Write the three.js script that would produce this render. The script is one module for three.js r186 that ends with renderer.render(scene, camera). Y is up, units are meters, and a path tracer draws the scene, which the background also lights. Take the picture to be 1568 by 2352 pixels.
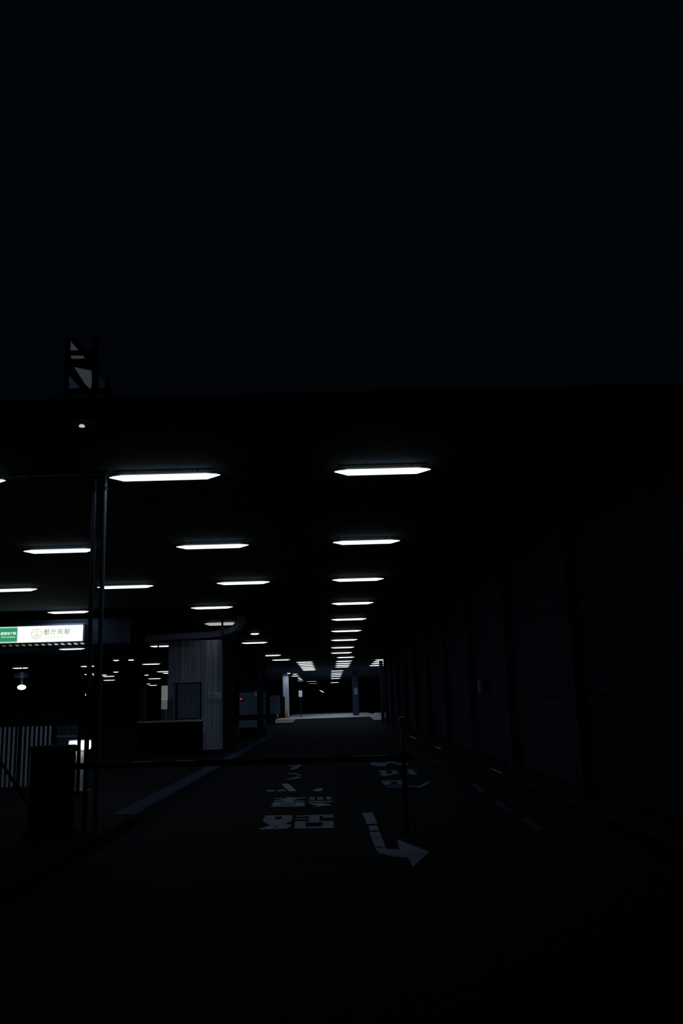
import * as THREE from 'three';
import { RoundedBoxGeometry } from 'three/addons/geometries/RoundedBoxGeometry.js';
import { mergeGeometries } from 'three/addons/utils/BufferGeometryUtils.js';
import { RectAreaLightUniformsLib } from 'three/addons/lights/RectAreaLightUniformsLib.js';

// ------------------------------------------------------------------ camera, sky, exposure
RectAreaLightUniformsLib.init();
const scene = new THREE.Scene();
const camera = new THREE.PerspectiveCamera(2 * Math.atan(1176 / 2000) * 180 / Math.PI, 1568 / 2352, 0.05, 400);
camera.position.set(0, 1.6, 0);
{ // tilted up about 12.5 degrees, a slight roll
  const right = new THREE.Vector3(0.99944331, -0.03064852, 0.01318078);
  const up = new THREE.Vector3(0.02708603, 0.97606752, 0.2157743);
  const back = new THREE.Vector3(-0.0194785, -0.21529717, 0.9763543);
  camera.quaternion.setFromRotationMatrix(new THREE.Matrix4().makeBasis(right, up, back));
}
scene.background = new THREE.Color().setRGB(0.0005, 0.0012, 0.0021);   // overcast night sky over the cutting
const renderer = new THREE.WebGLRenderer({ antialias: true });
renderer.toneMapping = THREE.LinearToneMapping;
renderer.toneMappingExposure = 1;
renderer.shadowMap.enabled = true;
const LAMP = 20, GLOW = 1.5;                                   // area-light radiance and visible glow of a strip lamp
const LAMP_COLOUR = new THREE.Color().setRGB(0.52, 0.7, 1);

// ------------------------------------------------------------------ helpers
let seed = 7;
const rnd = () => (seed = (seed * 16807) % 2147483647) / 2147483647;
const names = new Map();
function numbered(n) { const k = names.get(n) ?? 0; names.set(n, k + 1); return k ? n + '_' + String(k).padStart(3, '0') : n; }
function tag(o, label, category, group) { o.userData.label = label; o.userData.category = category; if (group) o.userData.group = group; return o; }
function thing(name, label, category, [x, y, z] = [0, 0, 0], group) {
  const o = new THREE.Group(); o.name = numbered(name); o.position.set(x, y, z); scene.add(o);
  return tag(o, label, category, group);
}
function part(name, geometry, material, parent, [x, y, z] = [0, 0, 0]) {
  const m = new THREE.Mesh(geometry, material); m.name = parent === scene ? numbered(name) : name;
  if (parent !== scene) { const k = parent.children.filter((c) => c.name === name || c.name.startsWith(name + '_0')).length; if (k) m.name = name + '_' + String(k).padStart(3, '0'); }
  m.position.set(x, y, z); m.castShadow = m.receiveShadow = true; parent.add(m); return m;
}
function struct(name, geometry, material, pos) { const m = part(name, geometry, material, scene, pos); m.userData.kind = 'structure'; return m; }
const box = (w, h, d, r = 0.008) => new RoundedBoxGeometry(w, h, d, 1, Math.min(r, w / 2.1, h / 2.1, d / 2.1));
const plain = (x0, x1, y0, y1, z0, z1) => { const g = new THREE.BoxGeometry(x1 - x0, y1 - y0, z1 - z0); g.translate((x0 + x1) / 2, (y0 + y1) / 2, (z0 + z1) / 2); return worldUV(g); };
const rounded = (x0, x1, y0, y1, z0, z1, r = 0.01) => box(x1 - x0, y1 - y0, z1 - z0, r).translate((x0 + x1) / 2, (y0 + y1) / 2, (z0 + z1) / 2);
const rod = (r, h, n = 12) => new THREE.CylinderGeometry(r, r, h, n);
function tube(points, r, n = 8) { return new THREE.TubeGeometry(new THREE.CatmullRomCurve3(points.map((p) => new THREE.Vector3(...p)), false, 'catmullrom', 0.05), points.length * 6, r, n); }
function worldUV(g) {                                             // uv in metres along the two axes of each face
  const p = g.attributes.position, n = g.attributes.normal, uv = g.attributes.uv;
  for (let i = 0; i < p.count; i++) {
    const ax = Math.abs(n.getX(i)), ay = Math.abs(n.getY(i));
    if (ay > 0.7) uv.setXY(i, p.getX(i), p.getZ(i)); else if (ax > 0.7) uv.setXY(i, p.getZ(i), p.getY(i)); else uv.setXY(i, p.getX(i), p.getY(i));
  }
  return g;
}
function noiseTexture(size, octaves, base, spread, tint, streak = 1) {
  const data = new Uint8Array(size * size * 4), grids = octaves.map((n) => ({ n, m: Math.max(2, Math.round(n / streak)), v: Array.from({ length: n * n }, rnd) }));
  for (let y = 0; y < size; y++) for (let x = 0; x < size; x++) {
    let s = 0, w = 0;
    grids.forEach(({ n, m, v }, k) => {
      const fx = (x / size) * n, fy = (y / size) * m, x0 = Math.floor(fx), y0 = Math.floor(fy), tx = fx - x0, ty = fy - y0, at = (a, b) => v[(b % m) * n + (a % n)];
      const a = 1 / (k + 1); w += a;
      s += a * ((at(x0, y0) * (1 - tx) + at(x0 + 1, y0) * tx) * (1 - ty) + (at(x0, y0 + 1) * (1 - tx) + at(x0 + 1, y0 + 1) * tx) * ty);
    });
    const t = base + (s / w - 0.5) * spread, i = (y * size + x) * 4;
    for (let c = 0; c < 3; c++) data[i + c] = Math.max(0, Math.min(255, 255 * t * tint[c]));
    data[i + 3] = 255;
  }
  const tex = new THREE.DataTexture(data, size, size); tex.colorSpace = THREE.SRGBColorSpace; tex.wrapS = tex.wrapT = THREE.RepeatWrapping;
  tex.magFilter = THREE.LinearFilter; tex.minFilter = THREE.LinearMipmapLinearFilter; tex.generateMipmaps = true; tex.needsUpdate = true; return tex;
}
function mat(r, g, b, roughness = 0.8, more = {}) { const m = new THREE.MeshPhysicalMaterial({ roughness, ...more }); m.color.setRGB(r, g, b); return m; }
function textured(tex, repeat, roughness, r = 1, g = r, b = r, more = {}) { const t = tex.clone(); t.repeat.set(...repeat); t.needsUpdate = true; const m = mat(r, g, b, roughness, { map: t, bumpMap: t, bumpScale: 0.004, ...more }); return m; }
const grainy = noiseTexture(512, [256, 128, 24, 6], 0.8, 0.55, [0.97, 1, 1]);
const streaky = noiseTexture(512, [96, 40, 14, 180], 0.78, 0.6, [1, 1, 1], 9);

const dull = { specularIntensity: 0.08 };                          // matte surfaces with hardly any sheen
const M = {
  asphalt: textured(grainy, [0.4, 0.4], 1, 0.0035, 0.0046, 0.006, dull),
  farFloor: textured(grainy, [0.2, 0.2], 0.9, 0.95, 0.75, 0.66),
  pavement: textured(grainy, [0.5, 0.5], 1, 0.003, 0.004, 0.0055, dull),
  kerb: textured(grainy, [1, 1], 0.95, 0.03, 0.05, 0.085, dull),
  ceiling: textured(grainy, [0.2, 0.2], 0.95, 0.065, 0.095, 0.13, dull),
  darkWall: textured(streaky, [0.3, 0.1], 1, 0.024, 0.033, 0.044, dull),
  concrete: textured(streaky, [0.32, 0.09], 0.9, 0.68, 0.72, 0.77),
  panel: mat(0.034, 0.048, 0.07, 0.9, dull), gatePanel: mat(0.16, 0.2, 0.26, 0.9, dull), duct: mat(0.5, 0.55, 0.6, 0.9), rail: mat(0.012, 0.015, 0.02, 0.8, dull), paleWall: mat(0.2, 0.26, 0.34, 0.9),
  black: mat(0.0025, 0.003, 0.004, 0.9, dull), darkMetal: mat(0.01, 0.012, 0.016, 0.7, { specularIntensity: 0.3 }),
  poleMetal: mat(0.05, 0.06, 0.08, 0.45, { specularIntensity: 0.8 }),
  steel: mat(0.5, 0.55, 0.5, 0.26, { metalness: 1 }), steelGlintDim: mat(0.05, 0.055, 0.06, 0.3, { metalness: 1 }), fence: mat(0.5, 0.54, 0.6, 0.6), fenceDark: mat(0.004, 0.005, 0.007, 0.9, dull),
  white: mat(0.8, 0.78, 0.74, 0.7), fitting: mat(0.2, 0.22, 0.25, 0.6), frame: mat(0.09, 0.09, 0.14, 0.7),
  yellow: mat(0.4, 0.33, 0.06, 0.5), yellowDim: mat(0.2, 0.17, 0.06, 0.9, dull), stripeBlack: mat(0.01, 0.01, 0.01, 0.9, dull), stripePale: mat(0.75, 0.72, 0.5, 0.7),
  orange: mat(0.9, 0.13, 0.02, 0.6), coneBand: mat(0.75, 0.42, 0.14, 0.6), paint: textured(grainy, [1.5, 1.5], 0.95, 0.31, 0.32, 0.36, dull), paintDim: textured(grainy, [1.5, 1.5], 0.95, 0.19, 0.22, 0.28, dull),
  paintFaded: textured(grainy, [1.5, 1.5], 0.95, 0.05, 0.062, 0.08, dull), paintWorn: textured(grainy, [2, 2], 0.95, 0.012, 0.016, 0.02, dull),
};
function glow(k, r = 0.97, g = 1.02, b = 0.95, more = {}) { const m = mat(0.8, 0.8, 0.8, 0.5, more); m.emissive = new THREE.Color().setRGB(r, g, b); m.emissiveIntensity = k; return m; }
M.tube = glow(GLOW); M.tubeDim = glow(0.42, 1, 0.95, 0.92); M.tubeFaint = glow(0.22, 1, 0.98, 1.08);

// ------------------------------------------------------------------ the setting
function roadGeometry(x0, x1, zs) {                                // zs: [z, y] from near to far, with thickness
  const s = new THREE.Shape(); zs.forEach(([z, y], i) => (i ? s.lineTo(-z, y) : s.moveTo(-z, y)));
  [...zs].reverse().forEach(([z, y]) => s.lineTo(-z, y - 0.3));
  const g = new THREE.ExtrudeGeometry(s, { depth: x1 - x0, bevelEnabled: false }); g.rotateY(Math.PI / 2); g.translate(x0, 0, 0);
  return worldUV(g);
}
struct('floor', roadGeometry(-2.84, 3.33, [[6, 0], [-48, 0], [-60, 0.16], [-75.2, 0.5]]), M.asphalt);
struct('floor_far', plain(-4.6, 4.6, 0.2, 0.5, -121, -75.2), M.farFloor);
struct('floor_beyond', plain(-27, 9, 0.2, 0.5, -153, -121), M.asphalt);
struct('floor_left', plain(-27, -3.2, -0.15, 0.12, -121, 6), M.pavement);
struct('floor_right', plain(3.43, 9, -0.15, 0.15, -121, 6), M.pavement);
struct('floor_back', plain(-27, 9, -0.3, 0, 6, 14), M.asphalt);
struct('kerb_left', rounded(-3.2, -2.84, -0.1, 0.15, -48, -13.2, 0.025), M.kerb);
struct('kerb_dropped', rounded(-3.2, -2.84, -0.1, 0.13, -13.2, 6, 0.02), M.pavement);  // near kerb given a darker colour for the shade falling there
struct('kerb_right', rounded(3.33, 3.43, -0.1, 0.15, -60, 6, 0.02), M.pavement);
struct('ceiling', plain(-27, 9, 4.72, 4.97, -153, -9.1), M.ceiling);
const wallRight = struct('wall_right', plain(4.02, 4.4, -0.1, 4.97, -62, 6), M.darkWall);
for (let i = 0; i < 12; i++) {                                     // concrete bays between pilasters
  const z = -8.7 - 5.2 * i;
  part('pilaster', rounded(3.78, 4.02, 0.15, 4.72, z - 0.25, z + 0.25, 0.02), M.darkWall, wallRight);
  for (const [y0, y1] of [[0.2, 1.6], [1.62, 3.1], [3.12, 4.68]]) if (i < 10) part('panel', rounded(3.96, 4.02, y0, y1, z - 4.93, z - 0.27, 0.01), M.darkWall, wallRight);
}
struct('wall_end', plain(-27, 9, 0, 4.97, -153.4, -153), M.darkWall);
struct('wall_left', plain(-27.3, -27, 0, 4.97, -153, 6), M.darkWall);
struct('wall_bay', plain(8.8, 9.1, 0, 4.97, -153, -62), M.darkWall);
const seatStrokes = [
  [[[-1.01,-13.75],[-0.60,-13.70],[-0.59,-13.26],[-0.59,-12.98],[-0.68,-12.91],[-0.98,-13.02],[-1.00,-13.11]],[[-0.86,-13.58],[-0.83,-13.26],[-0.74,-13.23],[-0.75,-13.59]]],
  [[[-0.97,-13.01],[-0.60,-12.89],[-0.68,-12.73],[-0.57,-12.63],[-0.58,-12.43],[-0.63,-12.26],[-0.79,-12.26],[-0.98,-12.24],[-0.98,-12.34],[-0.86,-12.64]],[[-0.79,-12.51],[-0.78,-12.40],[-0.74,-12.42],[-0.75,-12.53]]],
  [[[-0.54,-13.59],[-0.34,-13.61],[-0.34,-13.47],[-0.54,-13.50]]],
  [[[-0.53,-13.27],[-0.34,-13.25],[-0.34,-13.16],[-0.53,-13.18]]],
  [[[-0.34,-13.63],[0.01,-13.61],[0.01,-13.25],[-0.14,-13.26],[-0.15,-13.49],[-0.19,-13.49],[-0.19,-12.94],[-0.34,-12.91]]],
  [[[-0.53,-12.96],[0.01,-12.88],[0.01,-12.15],[-0.52,-12.23]],[[-0.38,-12.81],[-0.37,-12.35],[-0.14,-12.35],[-0.14,-12.77]]]
];
const grainStrokes = [
  [[[-1.03,-16.30],[-0.84,-16.10],[-0.81,-16.31],[-0.65,-16.26],[-0.62,-16.17],[-0.46,-16.22],[-0.46,-16.08],[-0.62,-15.99],[-0.69,-15.74],[-0.47,-15.63],[-0.47,-15.54],[-0.66,-15.60],[-0.67,-15.47],[-0.47,-15.41],[-0.45,-14.87],[-0.54,-14.79],[-1.00,-14.93],[-1.01,-15.08],[-1.00,-15.57],[-0.81,-15.56],[-0.83,-15.74],[-1.00,-15.70],[-1.01,-15.84],[-0.83,-15.92],[-1.02,-16.16]],[[-0.87,-15.37],[-0.87,-15.27],[-0.61,-15.23],[-0.61,-15.34]],[[-0.87,-15.11],[-0.87,-15.02],[-0.60,-14.96],[-0.60,-15.04]]],
  [[[-0.41,-16.20],[-0.31,-16.19],[-0.30,-15.77],[-0.40,-15.78]]],
  [[[-0.26,-16.17],[-0.17,-16.16],[-0.16,-15.72],[-0.25,-15.75]]],
  [[[-0.11,-16.15],[-0.02,-16.14],[-0.02,-15.71],[-0.11,-15.74]]],
  [[[-0.41,-15.57],[-0.00,-15.46],[-0.00,-15.28],[-0.41,-15.37]]],
  [[[-0.38,-15.23],[-0.24,-15.17],[-0.18,-15.24],[-0.13,-15.14],[-0.02,-14.90],[-0.03,-14.80],[-0.12,-14.81],[-0.20,-14.70],[-0.27,-14.74],[-0.27,-14.83],[-0.38,-15.15]]]
];
const sweepStrokes = [
  [[[-1.06,-19.12],[-0.92,-19.14],[-0.67,-17.43],[-0.82,-17.40]]],
  [[[-1.26,-17.80],[-1.11,-17.75],[-1.10,-17.50],[-1.25,-17.55]]],
  [[[-1.06,-17.79],[-0.91,-17.79],[-0.89,-17.50],[-1.05,-17.52]]],
  [[[-0.38,-17.38],[-0.28,-17.86],[-0.17,-17.82],[-0.19,-17.37],[-0.29,-17.24]]]
];
const hookStrokes = [
  [[[-1.07,-22.00],[-0.86,-21.91],[-0.72,-21.34],[-0.71,-21.01],[-0.85,-21.56],[-1.07,-21.77]]],
  [[[-1.02,-20.29],[-0.82,-20.82],[-0.70,-20.85],[-0.69,-20.61],[-0.80,-20.28],[-1.00,-20.14]]],
  [[[-1.17,-24.90],[-0.98,-24.63],[-0.92,-24.96],[-0.84,-24.85],[-0.83,-24.30],[-0.92,-23.32],[-1.04,-23.18],[-1.07,-23.48],[-0.98,-24.27],[-1.15,-24.63]]]
];
const waveStrokes = [
  [[[1.09,-24.90],[1.21,-25.08],[1.43,-24.62],[1.55,-25.14],[1.67,-25.08],[1.83,-24.30],[2.04,-23.98],[1.98,-23.36],[1.82,-23.44],[1.66,-24.39],[1.54,-24.45],[1.37,-23.23],[1.14,-23.44],[1.14,-23.98],[1.03,-23.60]]]
];
const slantStrokes = [
  [[[1.15,-22.07],[1.30,-21.82],[1.29,-20.80],[1.16,-20.77]]],
  [[[1.42,-21.86],[1.55,-21.77],[1.55,-20.77],[1.40,-20.59],[1.19,-20.21],[1.13,-20.28],[1.14,-20.46],[1.05,-20.66],[1.06,-20.85],[1.29,-20.72],[1.42,-20.99]]],
  [[[1.82,-21.96],[1.96,-21.99],[1.93,-20.37],[1.84,-20.25],[1.79,-20.59],[1.64,-20.60],[1.65,-20.76],[1.77,-20.76]]]
];
const boxStrokes = [
  [[[1.04,-19.04],[1.49,-18.97],[1.48,-18.09],[1.03,-18.08]],[[1.19,-18.78],[1.20,-18.20],[1.33,-18.21],[1.34,-18.79]]],
  [[[1.05,-17.77],[1.58,-17.76],[1.62,-17.56],[1.71,-17.65],[1.92,-18.43],[2.02,-18.53],[1.93,-18.11],[1.70,-17.36],[1.60,-17.34],[1.56,-17.58],[1.05,-17.60]]]
];
const arrowStrokes = [
  [[[0.44,-13.68],[0.60,-13.69],[0.60,-12.42],[0.46,-12.44]]],
  [[[0.47,-12.26],[0.59,-12.27],[0.59,-11.80],[0.47,-11.79]]],
  [[[0.46,-11.67],[0.59,-11.68],[0.59,-10.48],[0.47,-10.48]]],
  [[[0.47,-10.42],[0.59,-10.42],[0.58,-10.32],[0.73,-10.24],[0.76,-11.00],[1.04,-10.03],[0.78,-9.17],[0.78,-9.70],[0.63,-9.81],[0.49,-10.06]]]
];
// ------------------------------------------------------------------ ceiling strip lamps
const ORD = ['nearest', 'second', 'third', 'fourth', 'fifth', 'sixth', 'seventh', 'eighth', 'ninth', 'tenth', 'eleventh', 'twelfth', 'thirteenth', 'fourteenth', 'fifteenth', 'sixteenth', 'seventeenth'];
const lampGeometries = new Map();
function lampShapes(len) {
  const k = len.toFixed(2); if (lampGeometries.has(k)) return lampGeometries.get(k);
  const a = len / 2, tip = Math.min(0.17, len * 0.22), w = 0.068, s = new THREE.Shape();
  s.moveTo(-a, 0.004); s.lineTo(-a + tip, w); s.lineTo(a - tip, w); s.lineTo(a, 0.004); s.lineTo(a, -0.004); s.lineTo(a - tip, -w); s.lineTo(-a + tip, -w); s.lineTo(-a, -0.004); s.closePath();
  const diffuser = new THREE.ExtrudeGeometry(s, { depth: 0.032, bevelEnabled: true, bevelThickness: 0.008, bevelSize: 0.008, bevelSegments: 2 });
  diffuser.rotateX(Math.PI / 2); diffuser.translate(0, 0.032, 0);
  const p = diffuser.attributes.position;
  for (let i = 0; i < p.count; i++) if (Math.abs(p.getX(i)) > a - tip * 0.4) p.setY(i, 0.034 + (p.getY(i) - 0.034) * 0.2);   // ends thin out
  diffuser.computeVertexNormals();
  const v = { diffuser, tray: box(len * 0.96, 0.03, 0.1, 0.006), stem: rod(0.008, 0.075, 8) };
  lampGeometries.set(k, v); return v;
}
function lamp(x, z, len, label, { group = 'ceiling strip lamps', material = M.tube, power = 1, y = 4.6 } = {}) {
  const g = lampShapes(len), t = thing('strip_lamp', label, 'ceiling lamp', [x, y, z], group);
  part('diffuser', g.diffuser, material, t);
  part('tray', g.tray, M.fitting, t, [0, 0.055, 0]);
  for (const s of [-1, 1]) part('stem', g.stem, M.fitting, t, [s * len * 0.3, 0.09, 0]);
  if (power > 0) {
    const l = new THREE.RectAreaLight(LAMP_COLOUR, LAMP * power, len * 0.9, 0.13);
    l.position.set(0, -0.02, 0); l.rotation.x = -Math.PI / 2; t.add(l); l.name = 'lamp_light';
  }
  return t;
}
const RIGHT = [-11.24, -16.44, -21.6, -26.83, -32, -37.2, -42.5, -48.2, -53.3];
RIGHT.forEach((z, i) => lamp(0.79, z, 1.27, `white strip lamp in the long column above the road, ${ORD[i]} ${i ? 'from the near end' : 'and largest one'}`, { power: i ? 1 : 0.5 }));
[[1.14, -58.6], [1.12, -63.9], [1.12, -67.4], [1.12, -70.6], [1.12, -73.8]].forEach(([x, z], i) =>
  lamp(x, z, 1.16, `strip lamp in the centre block over the far road, ${i ? ORD[i] : 'top'} line`, { power: 2 }));
[-82.4, -88.0, -93.2, -98.7, -106.6, -127].forEach((z, i) =>
  lamp(0.78, z, 1.18, `strip lamp in the lowest stack at the far road end, ${i ? ORD[i] + ' from its top' : 'topmost'}`, { power: i < 5 ? 7 : 2 }));
[-63.6, -66.4, -69.3, -72.4, -75.3, -78.2].forEach((z, i) =>
  lamp(-1.73, z, 1.18, `white strip lamp in the slanted block left of the far road, ${i ? ORD[i] + ' line down' : 'top line'}`, { power: i > 2 ? 5 : 2 }));
[-63.6, -66.4, -69.4, -73.1].forEach((z, i) =>
  lamp(3.98, z, 1.25, `white strip lamp in the block cut off by the dark right wall, ${i ? ORD[i] + ' line down' : 'top line'}`, { power: i > 1 ? 4 : 2 }));
lamp(-2.11, -11.24, 1.45, 'large white strip lamp touching the top of the twin poles', { power: 0.6 });
lamp(-4.86, -11.24, 1.27, 'white strip lamp cut by the left picture edge, level with the largest lamps', { power: 0.45 });
lamp(-2.16, -16.45, 1.36, 'white strip lamp in the second row, left of the long column');
lamp(-5.08, -16.47, 1.34, 'white strip lamp cut at its right end by the twin poles');
lamp(-2.07, -21.6, 1.3, 'white strip lamp in the third row, left of the long column');
lamp(-5.02, -21.7, 1.38, 'white strip lamp whose left end is hidden by the twin poles');
lamp(-7.88, -21.7, 1.33, 'white strip lamp at the left edge, third row, above the station sign');
lamp(-3.55, -26.9, 1.27, 'white strip lamp just above the grey concrete block and its dim lamp', { power: 3.2 });
lamp(-7.97, -27.0, 1.27, 'white strip lamp directly above the right end of the station sign');
lamp(-3.95, -32.4, 1.12, 'dim greyish strip lamp behind the thin hanging conduit', { material: M.tubeDim, power: 0.12 }).children[0].scale.set(1.05, 1.7, 2.2);
lamp(-3.1, -37.3, 0.36, 'very short bright lamp to the right of the thin hanging conduit');
lamp(-3.56, -42.6, 1.24, 'white strip lamp alone right of the dark pillar beside the concrete block');
lamp(-3.45, -53.8, 1.1, 'shorter white strip lamp left above the slanted block of lamps', { power: 0.8 });
lamp(-3.19, -59.4, 1.2, 'white strip lamp touching the upper left of the slanted block');
lamp(-12.5, -43.1, 1.24, 'white strip lamp just under the striped edge of the station canopy');
lamp(-8.02, -43.0, 1.3, 'strip lamp split by a thin upright, at the upper left of the concrete block');
lamp(-11.97, -59.8, 1.2, 'strip lamp above the white post left of the concrete block');
lamp(-13.4, -72.3, 1.2, 'strip lamp running behind the left side of the concrete block, upper one');
lamp(-13.6, -75.7, 1.1, 'strip lamp running behind the left side of the concrete block, lower one', { power: 0 });
lamp(-17.3, -88.2, 1.24, 'strip lamp just left of the head of the white post');
lamp(-20.74, -59.8, 1.05, 'strip lamp far back at the left edge, above the pendant lamp');
const FAR = [[-12.97, -54.1, 0.34, 'left of the two tiny lamps side by side'], [-12.06, -54.1, 0.35, 'right of the two tiny lamps side by side'],
  [-16.49, -60.1, 0.59, 'upper left one of the scattered small lamps'], [-15.91, -60.1, 0.28, 'tiny one right next to the upper left small lamp'],
  [-19.94, -73.2, 0.36, 'lower left one of the scattered small lamps'], [-19.14, -72.8, 0.54, 'upper of the touching pair of small lamps'],
  [-19.76, -75.5, 0.54, 'lower of the touching pair of small lamps'], [-16.88, -70.4, 0.41, 'lone small one under the tiny side by side pair'],
  [-19.1, -75.6, 0.41, 'small one on top of the two wider lamps'], [-19.48, -78.7, 1.04, 'upper of the two wider lamps of the scattered ones'],
  [-21.9, -88.7, 1.15, 'lowest and widest of the scattered small lamps'], [-16.11, -78.5, 0.37, 'tiny one over the dim post left of the white post'],
  [-21.61, -105.8, 0.72, 'left part of the lowest broken line by the white post'], [-22.17, -112.1, 1.04, 'right part of the lowest broken line by the white post']];
FAR.forEach(([x, z, len, where], i) => lamp(x, z, len, 'small lamp far back, ' + where, { group: 'small lamps far back at the left', power: len > 0.5 ? 0.8 : 0 }));
const TUNNEL = [[-3.84, -84.9, 0.35, 'leftmost'], [-3.33, -87.3, 0.47, 'topmost'], [-3.54, -93.2, 0.8, 'widest bright one'], [-3.38, -100.4, 0.37, 'small middle one'],
  [-3.39, -105.7, 0.47, 'small lower one'], [-3.62, -112.2, 0.8, 'lowest greyish one']];
TUNNEL.forEach(([x, z, len, where], i) => lamp(x, z, len, `small lamp right of the bright far column, ${where}`, { group: 'small lamps beside the far column', power: i === 0 ? 4 : i === 2 ? 1 : 0, material: i === 5 ? M.tubeDim : M.tube }));
lamp(-2.29, -116.7, 1.32, 'dull strip lamp low in the tunnel, upper line of a pair', { material: M.tubeDim, power: 0.4 });
lamp(-2.3, -127.9, 1.25, 'faint strip lamp low in the tunnel, lower line of a pair', { material: M.tubeFaint, power: 0 });
// ------------------------------------------------------------------ paint on the road
function painted(name, strokes, material, label) {
  const geos = strokes.map(([outer, ...holes]) => {
    const s = new THREE.Shape(outer.map(([x, z]) => new THREE.Vector2(x, -z)));
    for (const h of holes) s.holes.push(new THREE.Path(h.map(([x, z]) => new THREE.Vector2(x, -z))));
    return new THREE.ExtrudeGeometry(s, { depth: 0.003, bevelEnabled: false }).rotateX(-Math.PI / 2).translate(0, 0.0005, 0);
  });
  return tag(part(name, mergeGeometries(geos), material, scene), label, 'road marking');
}
painted('painted_arrow', arrowStrokes, M.paint, 'white painted road arrow bending right, nearest mark on the road');
painted('painted_character', seatStrokes, M.paint, 'white painted character left of the arrow, nearest and largest of its column');
painted('painted_character', grainStrokes, M.paint, 'white painted character with three dots at upper right, second of the left column');
painted('painted_character', sweepStrokes, M.paint, 'white painted slanted stroke with short dashes, third of the left column');
painted('painted_character', hookStrokes.slice(0, 2), M.paintDim, 'faint pair of thin converging painted strokes, fourth of the left column');
painted('painted_character', hookStrokes.slice(2), M.paintDim, 'faint short hooked painted stroke, farthest of the left column below the barrier arm');
painted('painted_character', boxStrokes, M.paintDim, 'faint painted box with a long upturned tail, nearest of the right column');
painted('painted_character', slantStrokes, M.paintDim, 'faint painted slanted blocks, middle of the right column');
painted('painted_character', waveStrokes, M.paintDim, 'faint wavy painted stroke, farthest of the right column below the barrier arm');
painted('painted_patch', [[[[0.45, -54], [0.9, -54.6], [0.85, -57], [0.6, -56], [0.4, -56.6]]]], M.paint, 'small pale mark far down the road before the lit strip');
painted('edge_line', [[[[-2.71, -12.6], [-2.64, -12.6], [-2.62, -9.6], [-2.69, -9.6]]]], M.paintWorn, 'faint white line along the left kerb near the camera');
[[2.92, 2.86, -25.2, -23.8, 'farthest'], [2.75, 2.67, -17.6, -16.1, 'second farthest'], [2.63, 2.56, -14.7, -13.2, 'middle'], [2.6, 2.56, -12.4, -11.3, 'second nearest']].forEach(([xa, xb, za, zb, which]) =>
  painted('edge_dash', [[[[xa - 0.05, za], [xa + 0.05, za], [xb + 0.05, zb], [xb - 0.05, zb]]]], M.paintFaded, `worn painted dash along the right edge of the road, ${which} one`));
painted('stop_line', [[[[-2.3, -8.05], [-1.3, -7.98], [-1.3, -7.88], [-2.3, -7.95]]]], M.paintWorn, 'very faint worn line across the road in the dark foreground');

// ------------------------------------------------------------------ station sign and canopy
const KANJI = {
  capital: '1,2 5,2;3,.7 3,3.8;.5,3.8 6,3.8;5.5,1 .8,6;2,5 5,5 5,9.5 2,9.5 2,5;2,7.2 5,7.2;7,1 7,9.8;7,1.2 9.3,1.2 8.3,4 9.5,5.5 9,7.5 8,7.5',
  office: '5,.3 5,1.6;1,1.8 9.5,1.8;1.8,1.8 1.6,6 .6,9.6;3,4 9.2,4;6.2,4 6.2,9.2 5,8.8',
  front: '3,.5 3.8,1.8;7,.4 6.2,1.8;.5,2.2 9.5,2.2;1.5,9.6 1.5,3.8 4.8,3.8 4.8,9.3;1.5,5.5 4.8,5.5;1.5,7.2 4.8,7.2;6.6,4 6.6,7.8;8.8,3.4 8.8,9.4 7.8,9.2',
  station: '1,.8 1,6 5,6 4.6,9.5 3.8,9.3;1,.8 4.8,.8;1,2.5 4.6,2.5;1,4.2 4.6,4.2;2.9,.8 2.9,6;.6,7.3 .4,9;1.8,7.2 2,8.5;2.9,7.1 3.3,8.2;6,1 9,1 9,4.2 6,4.2;6,1 6,5 5.3,9.6;7.3,4.2 8,7 9.8,9.6',
  run: '2,.3 2.6,1.8;5,.2 5.1,1.7;8,.3 7.2,1.8;.7,3.6 .7,2.2 9.3,2.2 9.3,3.6;3,3.4 7,3.4 7,5.2 3,5.2 3,3.4;2,6.4 8,6.4 8,9.5 2,9.5 2,6.4;5,5.2 4.6,6.4',
  ground: '.4,3.2 3.6,3.2;2,.8 2,7.4;.2,8 3.8,6.8;4.2,4.5 9.2,3 9,6.5 8.2,6.3;6.6,.6 6.6,7;5,2 5,8.8 9.6,8.8 9.6,7.4',
  under: '.5,1.2 9.5,1.2;5,1.2 5,9.6;5,3.6 7.6,5.4',
  iron: '2.4,.4 .3,3.4;2.4,.4 4.6,3;1,3.6 4,3.6;.6,5.4 4.4,5.4;2.4,3.6 2.4,9;.3,9.2 4.8,8.6;6,.9 5.3,3.4;5.8,2.6 9.3,2.6;4.9,5.2 9.8,5.2;7.3,.3 7.3,5.2 5,9.7;7.4,5.4 9.8,9.6',
};
function write(c, which, x, y, s, colour, width) {
  c.strokeStyle = colour; c.lineWidth = width; c.lineCap = 'round'; c.lineJoin = 'round';
  for (const stroke of KANJI[which].split(';')) { c.beginPath(); stroke.split(' ').forEach((p, i) => { const [a, b] = p.split(',').map(Number); c[i ? 'lineTo' : 'moveTo'](x + a * s / 10, y + b * s / 10); }); c.stroke(); }
}
function print(w, h, draw) { const cv = document.createElement('canvas'); cv.width = w; cv.height = h; draw(cv.getContext('2d'), w, h); const t = new THREE.CanvasTexture(cv); t.colorSpace = THREE.SRGBColorSpace; return t; }
function lit(tex, k) { const m = mat(0.15, 0.15, 0.15, 0.4); m.map = tex; m.emissive = new THREE.Color(1, 1, 1); m.emissiveMap = tex; m.emissiveIntensity = k; return m; }
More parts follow.
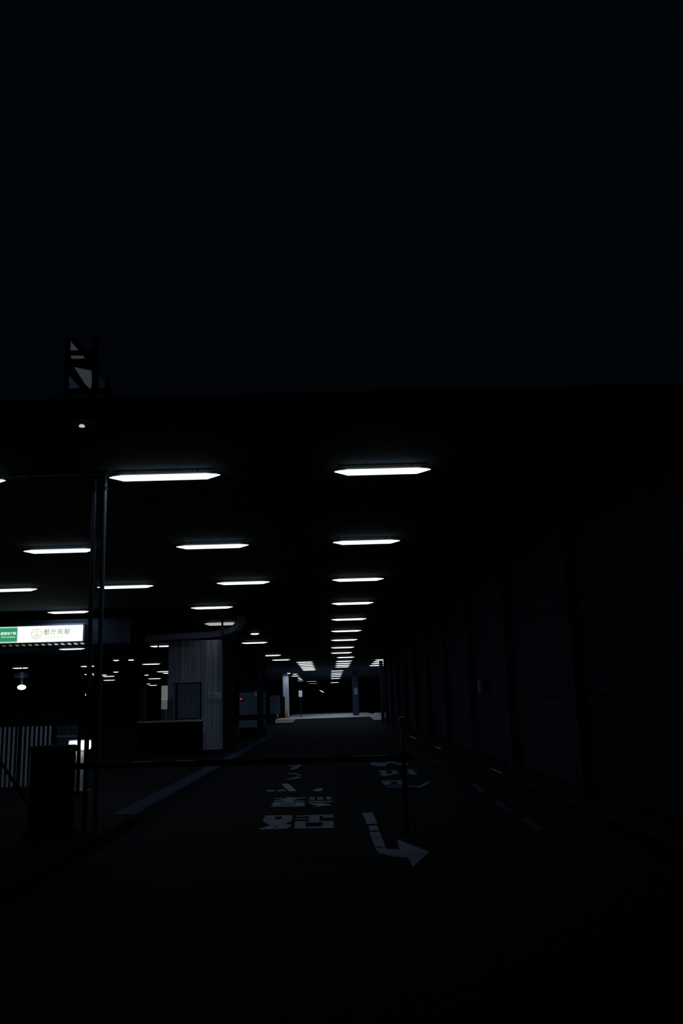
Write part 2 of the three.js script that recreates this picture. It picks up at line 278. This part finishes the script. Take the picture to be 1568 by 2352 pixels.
const whitePrint = print(1024, 256, (c, w, h) => {                 // 2.01 m x 0.5 m
  c.fillStyle = '#f7fff1'; c.fillRect(0, 0, w, h);
  c.lineWidth = 9; c.strokeStyle = '#c9a79c'; c.beginPath(); c.arc(297, 126, 78, 0, 7); c.stroke();
  c.fillStyle = '#a9bfab'; c.textAlign = 'center'; c.font = 'bold 56px sans-serif'; c.fillText('E', 297, 112); c.font = 'bold 66px sans-serif'; c.fillText('28', 297, 176);
  ['capital', 'office', 'front', 'station'].forEach((k, i) => write(c, k, 408 + i * 108, 52, 92, '#77907c', 8));
  c.fillStyle = '#a3b8a4'; c.textAlign = 'left'; c.font = '44px sans-serif'; c.fillText('Tochomae Sta.', 440, 198);
});
const greenPrint = print(512, 256, (c, w, h) => {                  // 1.0 m x 0.5 m
  c.fillStyle = '#c2ddc8'; c.fillRect(0, 0, w, h); c.fillStyle = '#2f9a6d'; c.fillRect(0, 20, w - 8, h - 42);
  ['capital', 'run', 'ground', 'under', 'iron'].forEach((k, i) => write(c, k, 244 + i * 49, 82, 46, '#e2f6e6', 8));
  c.fillStyle = '#d5f0dc'; c.font = 'bold 38px sans-serif'; c.fillText('Toei Subway', 250, 174);
  c.fillStyle = '#f4fff4'; c.beginPath(); c.moveTo(170, 172); c.quadraticCurveTo(108, 150, 122, 104); c.quadraticCurveTo(146, 80, 170, 88); c.quadraticCurveTo(196, 80, 220, 104); c.quadraticCurveTo(236, 150, 170, 172); c.fill();
});
{
  const t = thing('station_sign', 'long lit station sign, green at left and white with black lettering at right', 'sign', [-9.1, 3.68, -27.3]);
  const tilt = 0.0;
  part('housing', rounded(-1.95, 1.56, 0.03, 0.63, -0.16, -0.01, 0.02), M.frame, t);
  part('white_face', new THREE.PlaneGeometry(2.01, 0.5).translate(0.505, 0.325, 0.012), lit(whitePrint, 1.15), t).userData.label = 'glowing white panel with a ring, 都庁前駅 and small lettering';
  part('green_face', new THREE.PlaneGeometry(1.0, 0.5).translate(-1.0, 0.325, 0.012), lit(greenPrint, 0.95), t).userData.label = 'glowing green panel with white lettering';
  for (const y of [0.055, 0.595]) part('rail', rounded(-1.95, 1.56, y - 0.02, y + 0.02, -0.02, 0.02, 0.006), M.frame, t);
  part('end_cap', rounded(1.515, 1.56, 0.03, 0.63, -0.02, 0.02, 0.006), M.frame, t);
  const l = new THREE.RectAreaLight(new THREE.Color().setRGB(0.95, 1, 0.93), 0.7, 3, 0.5); l.position.set(0, 0.325, 0.03); l.rotation.y = Math.PI; t.add(l); l.name = 'sign_light';
}
{
  const t = thing('entrance_canopy', 'dark blue-grey canopy beam carrying the station sign', 'canopy', [-9.1, 3.6, -27.6]);
  part('beam', rounded(-3, 2.84, 0.06, 0.78, -0.3, 0.1, 0.02), M.panel, t);
  part('roof', rounded(-8, 2.84, 0.78, 0.86, -6, 0.1, 0.02), M.panel, t);
  for (const x of [-2.8, 0.4]) part('post', rounded(x - 0.05, x + 0.05, -3.48, 0.06, -5.7, -5.5, 0.01), M.black, t);
}
{
  const t = thing('height_bar', 'bar with slanting black and pale stripes below the station sign', 'bar', [-9.1, 3.65, -27.25]); t.rotation.x = -0.6;
  part('bar', rounded(-2.6, 1.72, -0.035, 0.035, -0.03, 0.03, 0.008), M.stripeBlack, t);
  for (let i = 0; i < 21; i++) {
    const s = new THREE.Shape(), x = -2.56 + i * 0.2; s.moveTo(x, 0.034); s.lineTo(x + 0.1, 0.034); s.lineTo(x + 0.17, -0.034); s.lineTo(x + 0.06, -0.034);
    part('stripe', new THREE.ExtrudeGeometry(s, { depth: 0.004, bevelEnabled: false }).translate(0, 0, 0.03), M.stripePale, t);
  }
  for (const x of [-2, 1.4]) part('hanger', rod(0.012, 0.03).translate(x, 0.048, -0.01), M.darkMetal, t);
}

// ------------------------------------------------------------------ left side, near to far
{
  const t = thing('barrier_gate', 'dark parking barrier machine on the kerb with its arm lowered across the road', 'barrier', [-3.5, 0.12, -11.45]);
  part('base', rounded(-0.28, 0.28, 0, 0.08, -0.2, 0.2, 0.01), M.black, t);
  part('housing', rounded(-0.245, 0.24, 0.08, 1.0, -0.17, 0.17, 0.03), M.black, t);
  part('lid', rounded(-0.265, 0.255, 0.99, 1.08, -0.19, 0.19, 0.03), M.black, t);
  part('door', rounded(-0.15, 0.2, 0.15, 0.9, 0.165, 0.18, 0.006), M.darkMetal, t);
  part('hub', new THREE.CylinderGeometry(0.06, 0.06, 0.1, 20).rotateX(Math.PI / 2).translate(0.17, 0.84, 0.21), M.darkMetal, t);
  const arm = part('arm', box(4.3, 0.075, 0.05, 0.012), M.black, t, [2.36, 0.818, 0.25]); arm.rotation.z = -0.006;
  [[-1.19, 0.27], [-0.66, 0.24], [0, 0.2], [0.6, 0.2], [1.03, 0.22], [1.62, 0.42]].forEach(([x, w], i) => part('stripe', box(w, 0.078, 0.053, 0.01), i < 2 || i > 4 ? M.yellowDim : M.stripeBlack, arm, [x, 0, 0]));
}
{
  const t = thing('arm_rest_post', 'dim yellowish post at the right end of the barrier arm', 'post', [0.93, 0, -11.6]);
  part('base_plate', rounded(-0.1, 0.1, 0, 0.015, -0.1, 0.1, 0.004), M.black, t);
  part('post', rounded(-0.03, 0.03, 0.015, 1.0, -0.03, 0.03, 0.008), M.black, t);  // black stands in for the dark that the lower post fades into
  part('yellow_top', rounded(-0.033, 0.033, 1.0, 1.38, -0.033, 0.033, 0.008), M.yellowDim, t);
  part('cap', rounded(-0.038, 0.038, 1.38, 1.42, -0.038, 0.038, 0.008), M.yellow, t);
}
[[-3.05, 'left of the two thin poles standing on the left kerb'], [-2.915, 'right of the two thin poles standing on the left kerb']].forEach(([x, label]) => {
  const t = thing('thin_pole', label, 'pole', [x, 0.15, -11.3], 'twin poles on the kerb');
  part('pole', rod(0.03, 4.57, 16).translate(0, 2.285, 0), M.poleMetal, t);
  part('base', rod(0.055, 0.03, 16).translate(0, 0.015, 0), M.darkMetal, t);
  part('clamp', rod(0.04, 0.05, 16).translate(0, 4.35, 0), M.darkMetal, t);
});
{
  const t = thing('cable_tray', 'thin dark tray joining the front row of lamps', 'tray', [-3.5, 4.7, -11.24]);
  part('tray', rounded(-0.68, 0.62, -0.02, 0.015, -0.03, 0.03, 0.004), M.poleMetal, t);
  for (const x of [-0.4, 0.3]) part('clip', rounded(x - 0.02, x + 0.02, -0.026, 0.018, -0.04, 0.04, 0.004), M.darkMetal, t);
}
{
  const t = thing('bar_fence', 'grey vertical bar fence left of the glowing lantern', 'fence', [-6.25, 0.12, -18.8]);
  for (let i = 0; i < 20; i++) part('bar', rounded(-1.3 + i * 0.094, -1.3 + i * 0.094 + 0.04, 0.02, 1.22, -0.012, 0.012, 0.005), M.fence, t);
  for (const x of [-0.2, 0.5]) part('post', rounded(x - 0.035, x + 0.035, 0, 1.26, -0.035, 0.035, 0.008), M.fenceDark, t);
  for (const y of [0.3, 1.0]) part('rail', rounded(-1.35, 0.5, y - 0.016, y + 0.016, -0.02, 0, 0.004), M.fenceDark, t);
  const p = part('mesh_panel', rounded(0.56, 0.98, 0.98, 1.02, -0.012, 0.012, 0.004), M.gatePanel, t);
  for (let i = 0; i < 9; i++) part('bar', rod(0.007, 1.2, 8).translate(0.58 + i * 0.048, 0.62, 0), M.gatePanel, p);
}
{
  const t = thing('stair_handrail', 'dark sloping handrail in front of the bar fence at the left edge', 'handrail', [-5, 0.12, -14]);
  part('rail', tube([[-0.9, 1.89, 0], [0.15, 0.44, 0], [0.37, 0.1, 0]], 0.024), M.black, t);
  for (const [x, y] of [[-0.6, 1.45], [-0.15, 0.86]]) part('post', rod(0.018, y, 10).translate(x, y / 2, 0), M.black, t);
}
{
  const t = thing('bollard_lantern', 'glowing white lantern on a pale post beside the barrier machine', 'lantern', [-4.83, 0.12, -17.4]);
  part('foot', rounded(-0.1, 0.19, 0, 0.03, -0.1, 0.1, 0.006), M.steel, t);
  part('post', rounded(-0.07, 0.15, 0.03, 0.78, -0.03, 0.03, 0.012), M.fence, t);
  part('lamp_shade', rounded(-0.19, 0.2, 0.78, 0.95, -0.1, 0.1, 0.03), glow(1.6), t);
  part('cap', rounded(-0.2, 0.21, 0.95, 0.97, -0.11, 0.11, 0.008), M.fitting, t);
  const l = new THREE.PointLight(new THREE.Color().setRGB(0.9, 0.97, 1), 0.12); l.position.set(0, 0.86, 0.16); l.name = 'lantern_light'; l.castShadow = true; t.add(l);
}
{
  const t = thing('dark_post', 'thin dark post standing in front of the glowing lantern', 'post', [-4.62, 0.12, -16.6]);
  part('post', rod(0.034, 1.3, 14).translate(0, 0.65, 0), M.black, t);
  part('cap', new THREE.SphereGeometry(0.037, 14, 8).translate(0, 1.3, 0), M.black, t);
}

// ------------------------------------------------------------------ concrete block, parapet and what stands around them
struct('wall_block', plain(-5.97, -4.02, 0.12, 4.1, -33.6, -33), M.concrete);
struct('trim_parapet', plain(-6.72, -4.5, 0.12, 1.16, -31.75, -31.5), M.black);  // black colour stands in for the unlit front face
struct('trim_coping', rounded(-6.75, -4.47, 1.16, 1.22, -32.2, -31.47, 0.015), M.concrete);
{
  const t = thing('barred_railing', 'dark barred railing on the parapet in front of the concrete block', 'railing', [-5.07, 1.22, -31.7]);
  for (let i = 0; i < 13; i++) part('bar', rounded(-0.48 + i * 0.079, -0.48 + i * 0.079 + 0.016, 0.03, 1.27, -0.008, 0.008, 0.004), M.panel, t);
  for (const y of [0.05, 1.28]) part('rail', rounded(-0.5, 0.5, y - 0.02, y + 0.02, -0.015, 0.015, 0.005), M.panel, t);
  for (const x of [-0.36, 0.49]) part('post', rounded(x - 0.025, x + 0.025, 0, 1.3, -0.025, 0.025, 0.006), M.black, t);
  part('panel', rounded(-0.48, 0.46, 0.06, 1.26, -0.03, -0.02, 0.004), M.gatePanel, t);
}
{
  const tex = print(256, 180, (c, w, h) => {
    c.fillStyle = '#d9d6e2'; c.fillRect(0, 0, w, h); c.strokeStyle = '#3a3040'; c.lineWidth = 14;
    c.beginPath(); c.moveTo(16, 22); c.lineTo(84, 84); c.moveTo(50, 16); c.lineTo(96, 60); c.stroke();
    c.fillStyle = '#8d88a0'; c.fillRect(130, 50, 70, 34); c.fillStyle = '#8fa2b8'; c.fillRect(0, 104, w, 76);
  });
  const t = thing('notice_board', 'small white notice with dark slanting marks on the concrete block', 'notice', [-4.24, 1.83, -32.97]);
  part('board', rounded(-0.225, 0.225, 0, 0.33, -0.03, 0, 0.006), M.white, t);
  const m = mat(1, 1, 1, 0.7, { map: tex }); part('face', new THREE.PlaneGeometry(0.44, 0.32).translate(0, 0.165, 0.004), m, t);
}
{
  const c = new THREE.CatmullRomCurve3([[-6.6, 0, -32.2], [-5.2, 0, -31.6], [-4.1, 0, -31.25], [-3.6, 0.04, -31], [-3.15, 0.2, -30.75], [-2.95, 0.48, -30.65], [-2.92, 0.75, -30.65]].map((p) => new THREE.Vector3(...p)));
  const s = new THREE.Shape(); s.moveTo(-0.16, 0); s.lineTo(0.16, 0); s.lineTo(0.16, 0.2); s.lineTo(-0.16, 0.2);
  const t = thing('curved_duct', 'pale curved overhead strip above the grey concrete block', 'duct', [0, 4.05, 0]);
  part('duct', new THREE.ExtrudeGeometry(new THREE.Shape([[-0.2, -0.15], [0, -0.15], [0, 0.15], [-0.2, 0.15]].map(([a, b]) => new THREE.Vector2(a, b))), { steps: 40, bevelEnabled: false, extrudePath: c }), M.duct, t);
  for (const [x, z] of [[-6, -31.95], [-4.4, -31.3]]) part('hanger', rod(0.015, 0.6).translate(x, 0.36, z), M.darkMetal, t);
}
{
  const t = thing('hanging_conduit', 'thin blue-grey conduit hanging before the dim strip lamp', 'conduit', [-3.6, 3.9, -30]);
  part('pipe', rod(0.035, 0.85, 12).translate(0, 0.4, 0), M.panel, t);
  part('cap', rounded(-0.045, 0.045, 0.76, 0.8, 0.02, 0.06, 0.01), M.white, t);
  part('bracket', rounded(-0.05, 0.05, 0.34, 0.38, -0.04, 0.04, 0.006), M.fitting, t);
}
{
  const t = thing('white_post', 'pale post with lamplight painted as glow, left of the concrete block', 'post', [-6.66, 0.12, -36]);
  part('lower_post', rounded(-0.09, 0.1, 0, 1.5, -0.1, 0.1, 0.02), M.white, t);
  part('middle_section', rounded(-0.1, 0.11, 1.5, 1.86, -0.11, 0.11, 0.015), glow(0.075, 0.85, 1, 1.2), t);  // dim glow painted in for lamplight lower on the post
  part('painted_glow_upper', rounded(-0.1, 0.12, 1.86, 2.42, -0.11, 0.11, 0.015), glow(0.125, 0.98, 1, 1.08), t);  // brighter glow painted in for lamplight on the upper post
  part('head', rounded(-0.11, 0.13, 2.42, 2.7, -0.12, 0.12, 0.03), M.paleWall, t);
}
{
  const t = thing('dim_post', 'dim blue-grey post left of the pale post with painted glow', 'post', [-7.5, 0.12, -36]);
  part('post', rounded(-0.15, 0.12, 0, 2.7, -0.12, 0.12, 0.02), M.panel, t);
  part('edge_strip', rounded(0.04, 0.1, 0.1, 2.5, 0.12, 0.14, 0.005), M.paleWall, t);
  part('cap', rounded(-0.17, 0.14, 2.7, 2.76, -0.14, 0.14, 0.01), M.panel, t);
}
function pillar(n, x0, x1, z0, z1) { struct('pillar_' + n, rounded(x0, x1, 0.1, 4.72, z1, z0, 0.02), M.darkWall); }
pillar('near', -4.1, -3.72, -34.2, -34.7); pillar('middle', -3.66, -3.36, -45, -45.4);
struct('wall_recess', plain(-4.75, -3.4, 1.2, 2.35, -47.3, -47), M.paleWall);
struct('wall_plinth', plain(-4.75, -3.4, 0.55, 0.93, -47.1, -46.8), M.paleWall);
struct('wall_core', plain(-4.75, -3.4, 0.1, 4.72, -47.8, -47.35), M.darkWall);
struct('wall_recess_far', plain(-3.15, -2.62, 1.2, 2.15, -47.3, -47), M.paleWall);
{
  const t = thing('wall_notice', 'faint small white plate on the dim blue wall right of the red light', 'notice', [-3.78, 2.1, -46.97]);
  part('plate', rounded(-0.18, 0.18, 0, 0.27, 0, 0.02, 0.005), M.white, t); part('rim', rounded(-0.19, 0.19, -0.01, 0.28, -0.02, 0, 0.005), M.fitting, t);
}
[[-4.65, 2.02, -46.9, 'bright', 0.9], [-3.05, 1.98, -46.9, 'faint', 0.035]].forEach(([x, y, z, how, k]) => {
  const t = thing('red_light', `tiny ${how} red signal light in the dark ${k > 0.5 ? 'beside the concrete block' : 'left of the bright far column'}`, 'signal light', [x, y, z]);
  part('lens', new THREE.SphereGeometry(0.05, 12, 8).scale(1.3, 0.8, 0.6), glow(k, 0.9, 0.02, 0.02), t); part('housing', rounded(-0.08, 0.08, -0.07, 0.07, -0.1, -0.02, 0.01), M.black, t);
});
{
  const t = thing('pendant_lamp', 'bright round lamp hanging far back at the left below a grey bracket', 'pendant lamp', [-15.5, 2.8, -45]);
  part('bulb', new THREE.SphereGeometry(0.21, 20, 12).scale(1, 0.6, 1).translate(0, 0.12, 0), glow(2.4), t);
  part('stem', rod(0.06, 0.45).translate(0, 0.45, 0), M.panel, t);
  part('shade', rod(0.13, 0.28, 16).translate(0, 0.74, 0), M.paleWall, t);
  part('bracket', rounded(-0.42, 0.3, 0.6, 0.84, -0.06, -0.02, 0.01), M.panel, t);
  part('rod', rod(0.02, 1.1).translate(0, 1.4, 0), M.darkMetal, t);
  const l = new THREE.PointLight(LAMP_COLOUR, 0.5); l.position.set(0, 0.1, 0.3); l.name = 'pendant_light'; l.castShadow = true; t.add(l);
}
{
  const t = thing('wall_lamp', 'small bright lamp below the scattered lamps far back at the left', 'lamp', [-12.2, 2.45, -45]);
  part('globe', new THREE.SphereGeometry(0.095, 16, 10).scale(1, 0.8, 1), glow(2), t); part('neck', rod(0.03, 0.2).translate(-0.02, 0.15, 0), M.white, t);
  part('arm', rod(0.015, 2.05).translate(-0.02, 1.25, 0), M.darkMetal, t);
}

{
  const t = thing('drop_rod', 'short dark conduit splitting a strip lamp left of the concrete block', 'conduit', [-6.93, 3.75, -36]);
  part('pipe', rod(0.03, 0.97).translate(0, 0.485, 0), M.black, t); part('cap', rod(0.04, 0.05).translate(0, 0.02, 0), M.black, t); part('flange', rod(0.07, 0.02).translate(0, 0.96, 0), M.black, t);
}
// ------------------------------------------------------------------ far end
{
  const t = thing('lit_column', 'bright pale column at the left end of the lit floor strip', 'column', [-4.2, 0.5, -86]);
  part('shaft', rounded(-0.28, 0.28, 0.02, 3.9, -0.28, 0.28, 0.03), M.white, t); part('head', rounded(-0.3, 0.3, 3.9, 4.22, -0.3, 0.3, 0.03), M.paleWall, t); part('foot', rounded(-0.3, 0.3, 0, 0.12, -0.3, 0.3, 0.02), M.paleWall, t);
}
{
  const t = thing('dim_column', 'dim blue-grey column at the right end of the lit floor strip', 'column', [2.52, 0.5, -86]);
  part('shaft', rounded(-0.29, 0.29, 0, 4.22, -0.29, 0.29, 0.03), M.panel, t); part('plate', rounded(-0.12, 0.2, 1.95, 2.6, 0.29, 0.32, 0.01), M.paleWall, t);
}
{
  const t = thing('dark_cabinet', 'dark cabinet overlapping the foot of the bright column', 'cabinet', [-4.5, 0.5, -84.6]);
  part('body', rounded(-0.3, 0.25, 0, 1.95, -0.2, 0.2, 0.03), M.black, t); part('door', rounded(-0.22, 0.18, 0.15, 1.8, 0.2, 0.22, 0.01), M.black, t);
}
function cone(x, z, label, body) {
  const t = thing('traffic_cone', label, 'traffic cone', [x, 0.5, z], 'traffic cones');
  part('base', rounded(-0.2, 0.2, 0, 0.05, -0.2, 0.2, 0.01), body, t);
  part('body', new THREE.LatheGeometry([[0.15, 0.05], [0.14, 0.1], [0.03, 0.7], [0.02, 0.72], [0, 0.72]].map(([a, b]) => new THREE.Vector2(a, b)), 20), body, t);
  for (const [r0, r1, y0, y1] of [[0.122, 0.104, 0.24, 0.36], [0.088, 0.07, 0.46, 0.56]]) part('band', new THREE.CylinderGeometry(r1 + 0.004, r0 + 0.004, y1 - y0, 20).translate(0, (y0 + y1) / 2, 0), M.coneBand, t);
}
cone(-4.05, -84.2, 'orange traffic cone with pale bands at the foot of the bright column', M.orange);
cone(-4.95, -84.2, 'dim orange traffic cone left of the dark cabinet', mat(0.3, 0.07, 0.03, 0.7));
{
  const t = thing('glow_sign_box', 'small pale box with added glow on a thin post right of the bright column', 'sign', [-2.8, 0.5, -86]);
  part('post', rod(0.05, 1.88).translate(0, 0.94, 0), M.panel, t); part('box', rounded(-0.17, 0.17, 1.9, 2.5, -0.08, 0.08, 0.03), glow(0.15, 0.95, 1, 1.1), t);  // glow put into the box to give its pale brightness
}
[[4.4, -84, 0.5, 'left'], [5.0, -84.5, 0.6, 'right']].forEach(([x, z, w, side]) => {
  const t = thing('kerb_block', `pale low block on the ground beyond the right wall, ${side} one of two`, 'block', [x, 0.15, z]);
  part('block', rounded(-w / 2, w / 2, 0, 0.55, -0.2, 0.2, 0.05), M.white, t); part('foot', rounded(-w / 2 - 0.05, w / 2 + 0.05, 0, 0.08, -0.25, 0.25, 0.02), M.paleWall, t);
});
[[-1.3, 3.72, 'upper'], [-1.06, 3.56, 'lower']].forEach(([x, y, which]) => {
  const t = thing('end_lamp', `tiny slanted lamp deep in the tunnel, ${which} of two`, 'lamp', [x, y, which === 'upper' ? -139 : -141]);
  part('tube', box(0.42, 0.06, 0.06, 0.02).rotateZ(-0.35), glow(1.5), t); part('hanger', rod(0.012, 4.72 - y).translate(0, (4.72 - y) / 2, -0.05), M.darkMetal, t);
});

// ------------------------------------------------------------------ right side and above
{
  const t = thing('wall_box', 'small blue-grey box on the dark right wall', 'box', [3.7, 1.75, -22]);
  part('body', rounded(0, 0.09, 0, 0.34, -0.06, 0.06, 0.015), M.gatePanel, t); part('bracket', rounded(0.09, 0.27, 0.05, 0.29, -0.05, 0.03, 0.01), M.black, t);
}
{
  const t = thing('kerb_rail', 'thin dark edge rail along the right kerb with shiny lengths added for glints', 'rail', [3.35, 0.17, -20]);
  part('rail', tube([[0.02, 0, -24], [0.01, 0, -10], [-0.01, 0, 1], [-0.02, 0, 12]], 0.018), M.rail, t);
  for (const [z0, z1] of [[0.8, 2.2], [-8.6, -7.2], [-18, -15]]) part('glint_length', tube([[0, 0.003, z0], [-0.005, 0.003, (z0 + z1) / 2], [-0.01, 0.003, z1]], 0.0185), z0 > 0 ? M.steel : M.steelGlintDim, t);  // shiny lengths added on the rail to place its glints
}
{
  const t = thing('truss_window', 'pale glass panes seen between dark diagonal braces above the ceiling edge', 'window', [-2.75, 4.97, -9.6]);
  const pane = (pts, k) => part('pane', new THREE.ExtrudeGeometry(new THREE.Shape(pts.map(([x, y]) => new THREE.Vector2(x + 2.75, y - 4.97))), { depth: 0.012, bevelEnabled: false }), k, t);
  const bright = glow(0.036, 0.72, 0.9, 1.15), dim = glow(0.011, 0.4, 0.85, 1.5), faint = glow(0.005, 0.3, 0.85, 1.6);
  for (const m of [bright, dim, faint]) m.color.setRGB(0.1, 0.12, 0.14);
  pane([[-2.92, 5.85], [-2.815, 5.725], [-2.92, 5.73]], bright); pane([[-2.915, 5.675], [-2.77, 5.67], [-2.75, 5.62], [-2.9, 5.625]], bright);
  pane([[-2.87, 5.53], [-2.67, 5.48], [-2.66, 5.33], [-2.675, 5.25], [-2.7, 5.26]], bright); pane([[-2.925, 5.43], [-2.8, 5.28], [-2.92, 5.27]], dim); pane([[-2.57, 5.41], [-2.5, 5.34], [-2.53, 5.25], [-2.57, 5.28]], faint);
  const bar = (x0, y0, x1, y1, w) => { const l = Math.hypot(x1 - x0, y1 - y0), g = box(l, w, 0.05, 0.006).rotateZ(Math.atan2(y1 - y0, x1 - x0)).translate((x0 + x1) / 2 + 2.75, (y0 + y1) / 2 - 4.97, 0.03); part('brace', g, M.black, t); };
  bar(-2.96, 5.7, -2.6, 5.7, 0.045); bar(-2.96, 5.575, -2.6, 5.575, 0.085); bar(-2.96, 5.52, -2.68, 5.2, 0.07); bar(-2.95, 5.0, -2.95, 5.9, 0.05); bar(-2.62, 5.0, -2.62, 5.9, 0.06); bar(-2.98, 5.22, -2.4, 5.22, 0.06); bar(-2.88, 5.87, -2.56, 5.46, 0.06); bar(-2.47, 5.0, -2.47, 5.4, 0.05);
}
{
  const t = thing('edge_downlight', 'tiny round downlight under the front edge of the ceiling', 'downlight', [-2.645, 4.72, -9.2]);
  part('collar', new THREE.CylinderGeometry(0.035, 0.03, 0.03, 20).translate(0, -0.015, 0), M.steel, t); part('lens', new THREE.SphereGeometry(0.034, 18, 10).scale(1, 0.35, 1).translate(0, -0.045, 0), glow(0.55, 1, 0.93, 0.75), t);
}

renderer.render(scene, camera);
